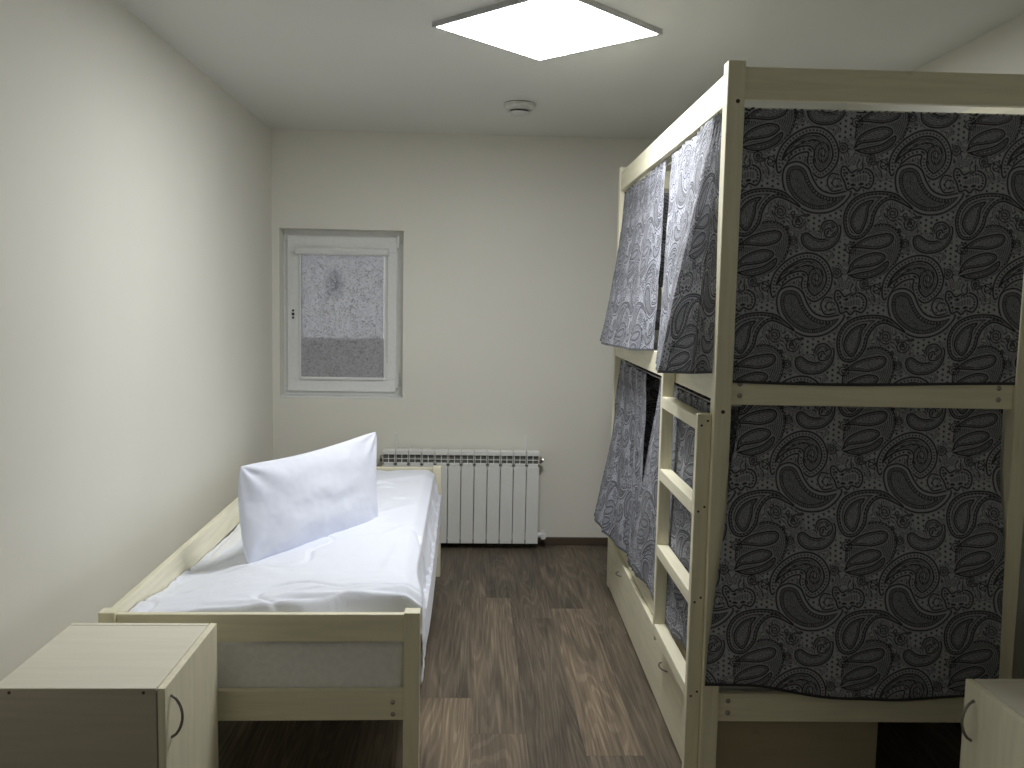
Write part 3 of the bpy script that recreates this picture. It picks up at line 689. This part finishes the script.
def front_upper():
    x0, x1, z0, z1 = .0525, BWD - .0525, 1.300, 2.088
    u, v = np.meshgrid(np.arange(x0, x1, RES), np.arange(0, 1.0001, RES / (z1 - z0)))
    ruff = np.exp(-v / .02)
    Z = z1 - v * (z1 - z0) + ruff * (.0012 * np.sin(u * 260) + .0015 * np.sin(u * 97)) - .006 * v * np.sin(u * 5)
    Y = .0065 + .0025 * fbm(u, v, 71, 3, 5) * (1 - v * .5) + ruff * .003 * np.sin(u * 310) 
    X = u + (v * -.000)
    cu = (u - .283) / UNIT + 400; cv = (1.964 - (z1 - v * (z1 - z0))) / UNIT + 210 + 6 * fbm(u, v, 5, 2, 4)
    K = ink(cu, cv); K = np.where(v > .988, .8, K)
    curtain('dark paisley curtain across the near end of the upper bunk', np.stack([X, Y, Z], -1), K, G)
front_upper()
def front_lower():
    u, v = np.meshgrid(np.linspace(0, 1, int(.9 / RES)), np.linspace(0, 1, int(.85 / RES)))
    ztop = 1.250; vv = v
    xl = np.interp(v, [0, .2, .45, .67, .86, 1], [.097, .056, .040, .021, .006, .001]); xr = .886 + .010 * v
    X = xl + (xr - xl) * u
    zb = .386 - .042 * sstep(.12, .5, u) + .014 * sstep(.6, 1, u) + .002 * np.sin(u * 16)
    Z = ztop + (zb - ztop) * v
    Y = .041 - .052 * (sstep(.04, .20, v) * (1 - sstep(0, .3, u)) + sstep(.18, .55, v) * sstep(0, .3, u))      # hangs from behind the rail and comes forward over the post below
    Y = Y - .010 * sstep(.3, 1, v) + .004 * fbm(u * 1.5, v, 81, 3, 3) + .004 * np.sin(u * 22 + 2 * v) * v * (1 - sstep(0, .6, u)) 
    Y = np.minimum(Y, .052)
    cu = (X - .320) / UNIT + 400 + 30 * (1 - u) * (1 - v); cv = (1.081 - Z) / UNIT + 210 + 6 * fbm(u, v, 6, 2, 4)
    K = ink(cu, cv); K = np.where(v > .990, .85, K)
    curtain('dark paisley curtain across the near end of the lower bunk, its hem over the post', np.stack([X, Y, Z], -1), K, G)
front_lower()

def interp(t, pts):
    pts = np.array(pts, float); k = pts[:, 0]; return [np.interp(t, k, pts[:, i]) for i in range(1, pts.shape[1])]
def side_curtain(label, top, hem, ztop, nfold, amp, seed, width, c0, prof=1.5, stitch=None, zoff=None, hemfold=None):
    """top / hem: (s, x, y[, z]) polylines in the bunk frame; gathered at the top, spreading to the hem"""
    n_u, n_v = int(width / RES), int((ztop - min(h[3] for h in hem)) / RES)
    s, v = np.meshgrid(np.linspace(0, 1, n_u), np.linspace(0, 1, n_v))
    tx, ty = interp(s, top); hx, hy, hz = interp(s, hem)
    # soften the hem polyline
    w_ = v ** prof
    X = tx + (hx - tx) * w_; Y = ty + (hy - ty) * (v ** (prof * .9)); Z = ztop + (hz - ztop) * v
    ph = s * nfold * 2 * PI + seed + .8 * fbm(s * 3, v, seed, 2, 2)
    gather = np.exp(-v / .05)
    X = X - amp * (1 - sstep(.6, .7, s) * (stitch is not None)) * (.35 + .65 * sstep(0, .5, v)) * (np.sin(ph) * .6 + .4 * np.sin(ph * .53 + seed)) * (1 - .1 * v) - (.9 * amp * (.5 - np.abs(np.sin(ph * .5 + .7)) ** .7) * sstep(0, .25, v)) * (stitch is None) - .003 * gather * np.sin(s * nfold * 9 * PI)
    Y = Y + amp * .5 * np.cos(ph) * sstep(0, .3, v) * (1 - sstep(.6, .7, s) * (stitch is not None))
    Z = Z + gather * .004 * np.sin(s * nfold * 7 * PI)
    X += .004 * fbm(s * 4, v * 4, seed + 3, 3, 2)
    cu = s * width / UNIT + c0[0]; cv = v * (ztop - hz) / UNIT + c0[1]
    K = ink(cu, cv); K = np.where(v > .988, .7, K)
    if stitch is not None:
        K = np.where((np.abs(s - stitch) < .0035) & (np.sin(v * 900) > -.2), 0, K)
    P = np.stack([X, Y, Z], -1)
    return curtain(label, P, K, G)
# s runs from the far edge to the near edge
side_curtain('pale lit paisley curtain on the far half of the upper bunk, aisle side', [(0, .02, 2.06), (1, .02, .985)],
             [(0, -.090, 2.045, 1.325), (.35, -.105, 1.7, 1.32), (.75, -.06, 1.2, 1.325), (1, -.005, .99, 1.335)], 2.085, 3.5, .016, 3, 1.25, (120, 40), 1.3)
side_curtain('paisley curtain on the near half of the upper bunk, hanging out over the ladder', [(0, .02, .86), (.35, .01, .50), (.66, -.006, .125), (.72, -.004, .105), (1, .014, .054)],
             [(0, -.045, .66, 1.325), (.35, -.085, .44, 1.32), (.64, -.146, .165, 1.315), (.70, -.146, .135, 1.315), (.85, -.06, .055, 1.32), (1, -.003, .028, 1.325)], 2.085, 4, .012, 7, 1.1, (300, 90), 1.0, stitch=.88)
side_curtain('paisley curtain on the far half of the lower bunk, aisle side', [(0, .02, 2.06), (1, .02, 1.22)],
             [(0, -.112, 2.02, .400), (.2, -.10, 1.80, .415), (.28, -.085, 1.70, .40), (.36, -.035, 1.64, .365), (.7, -.012, 1.34, .350), (1, -.012, 1.12, .358)], 1.222, 3.5, .030, 11, 1.3, (50, 10))
side_curtain('paisley curtain on the near half of the lower bunk behind the ladder', [(0, .02, .93), (1, .02, .056)],
             [(0, -.018, 1.34, .36), (.3, -.012, .85, .385), (.55, -.006, .5, .370), (.8, .0, .22, .385), (1, .006, .06, .40)], 1.222, 4, .016, 17, 1.25, (400, 200), 1.15)
# far ends of the bunk
for z1, z0, lab in ((2.09, 1.30, 'dark paisley curtain closing the far end of the upper bunk'), (1.225, .40, 'dark paisley curtain closing the far end of the lower bunk')):
    u, v = np.meshgrid(np.linspace(.055, BWD - .055, 260), np.linspace(0, 1, 260)); Z = z1 + (z0 - z1) * v
    Y = BLN - .056 + .003 * np.sin(u * 30) * v
    curtain(lab, np.stack([u, Y, Z], -1), ink(u / UNIT, -Z / UNIT), G)
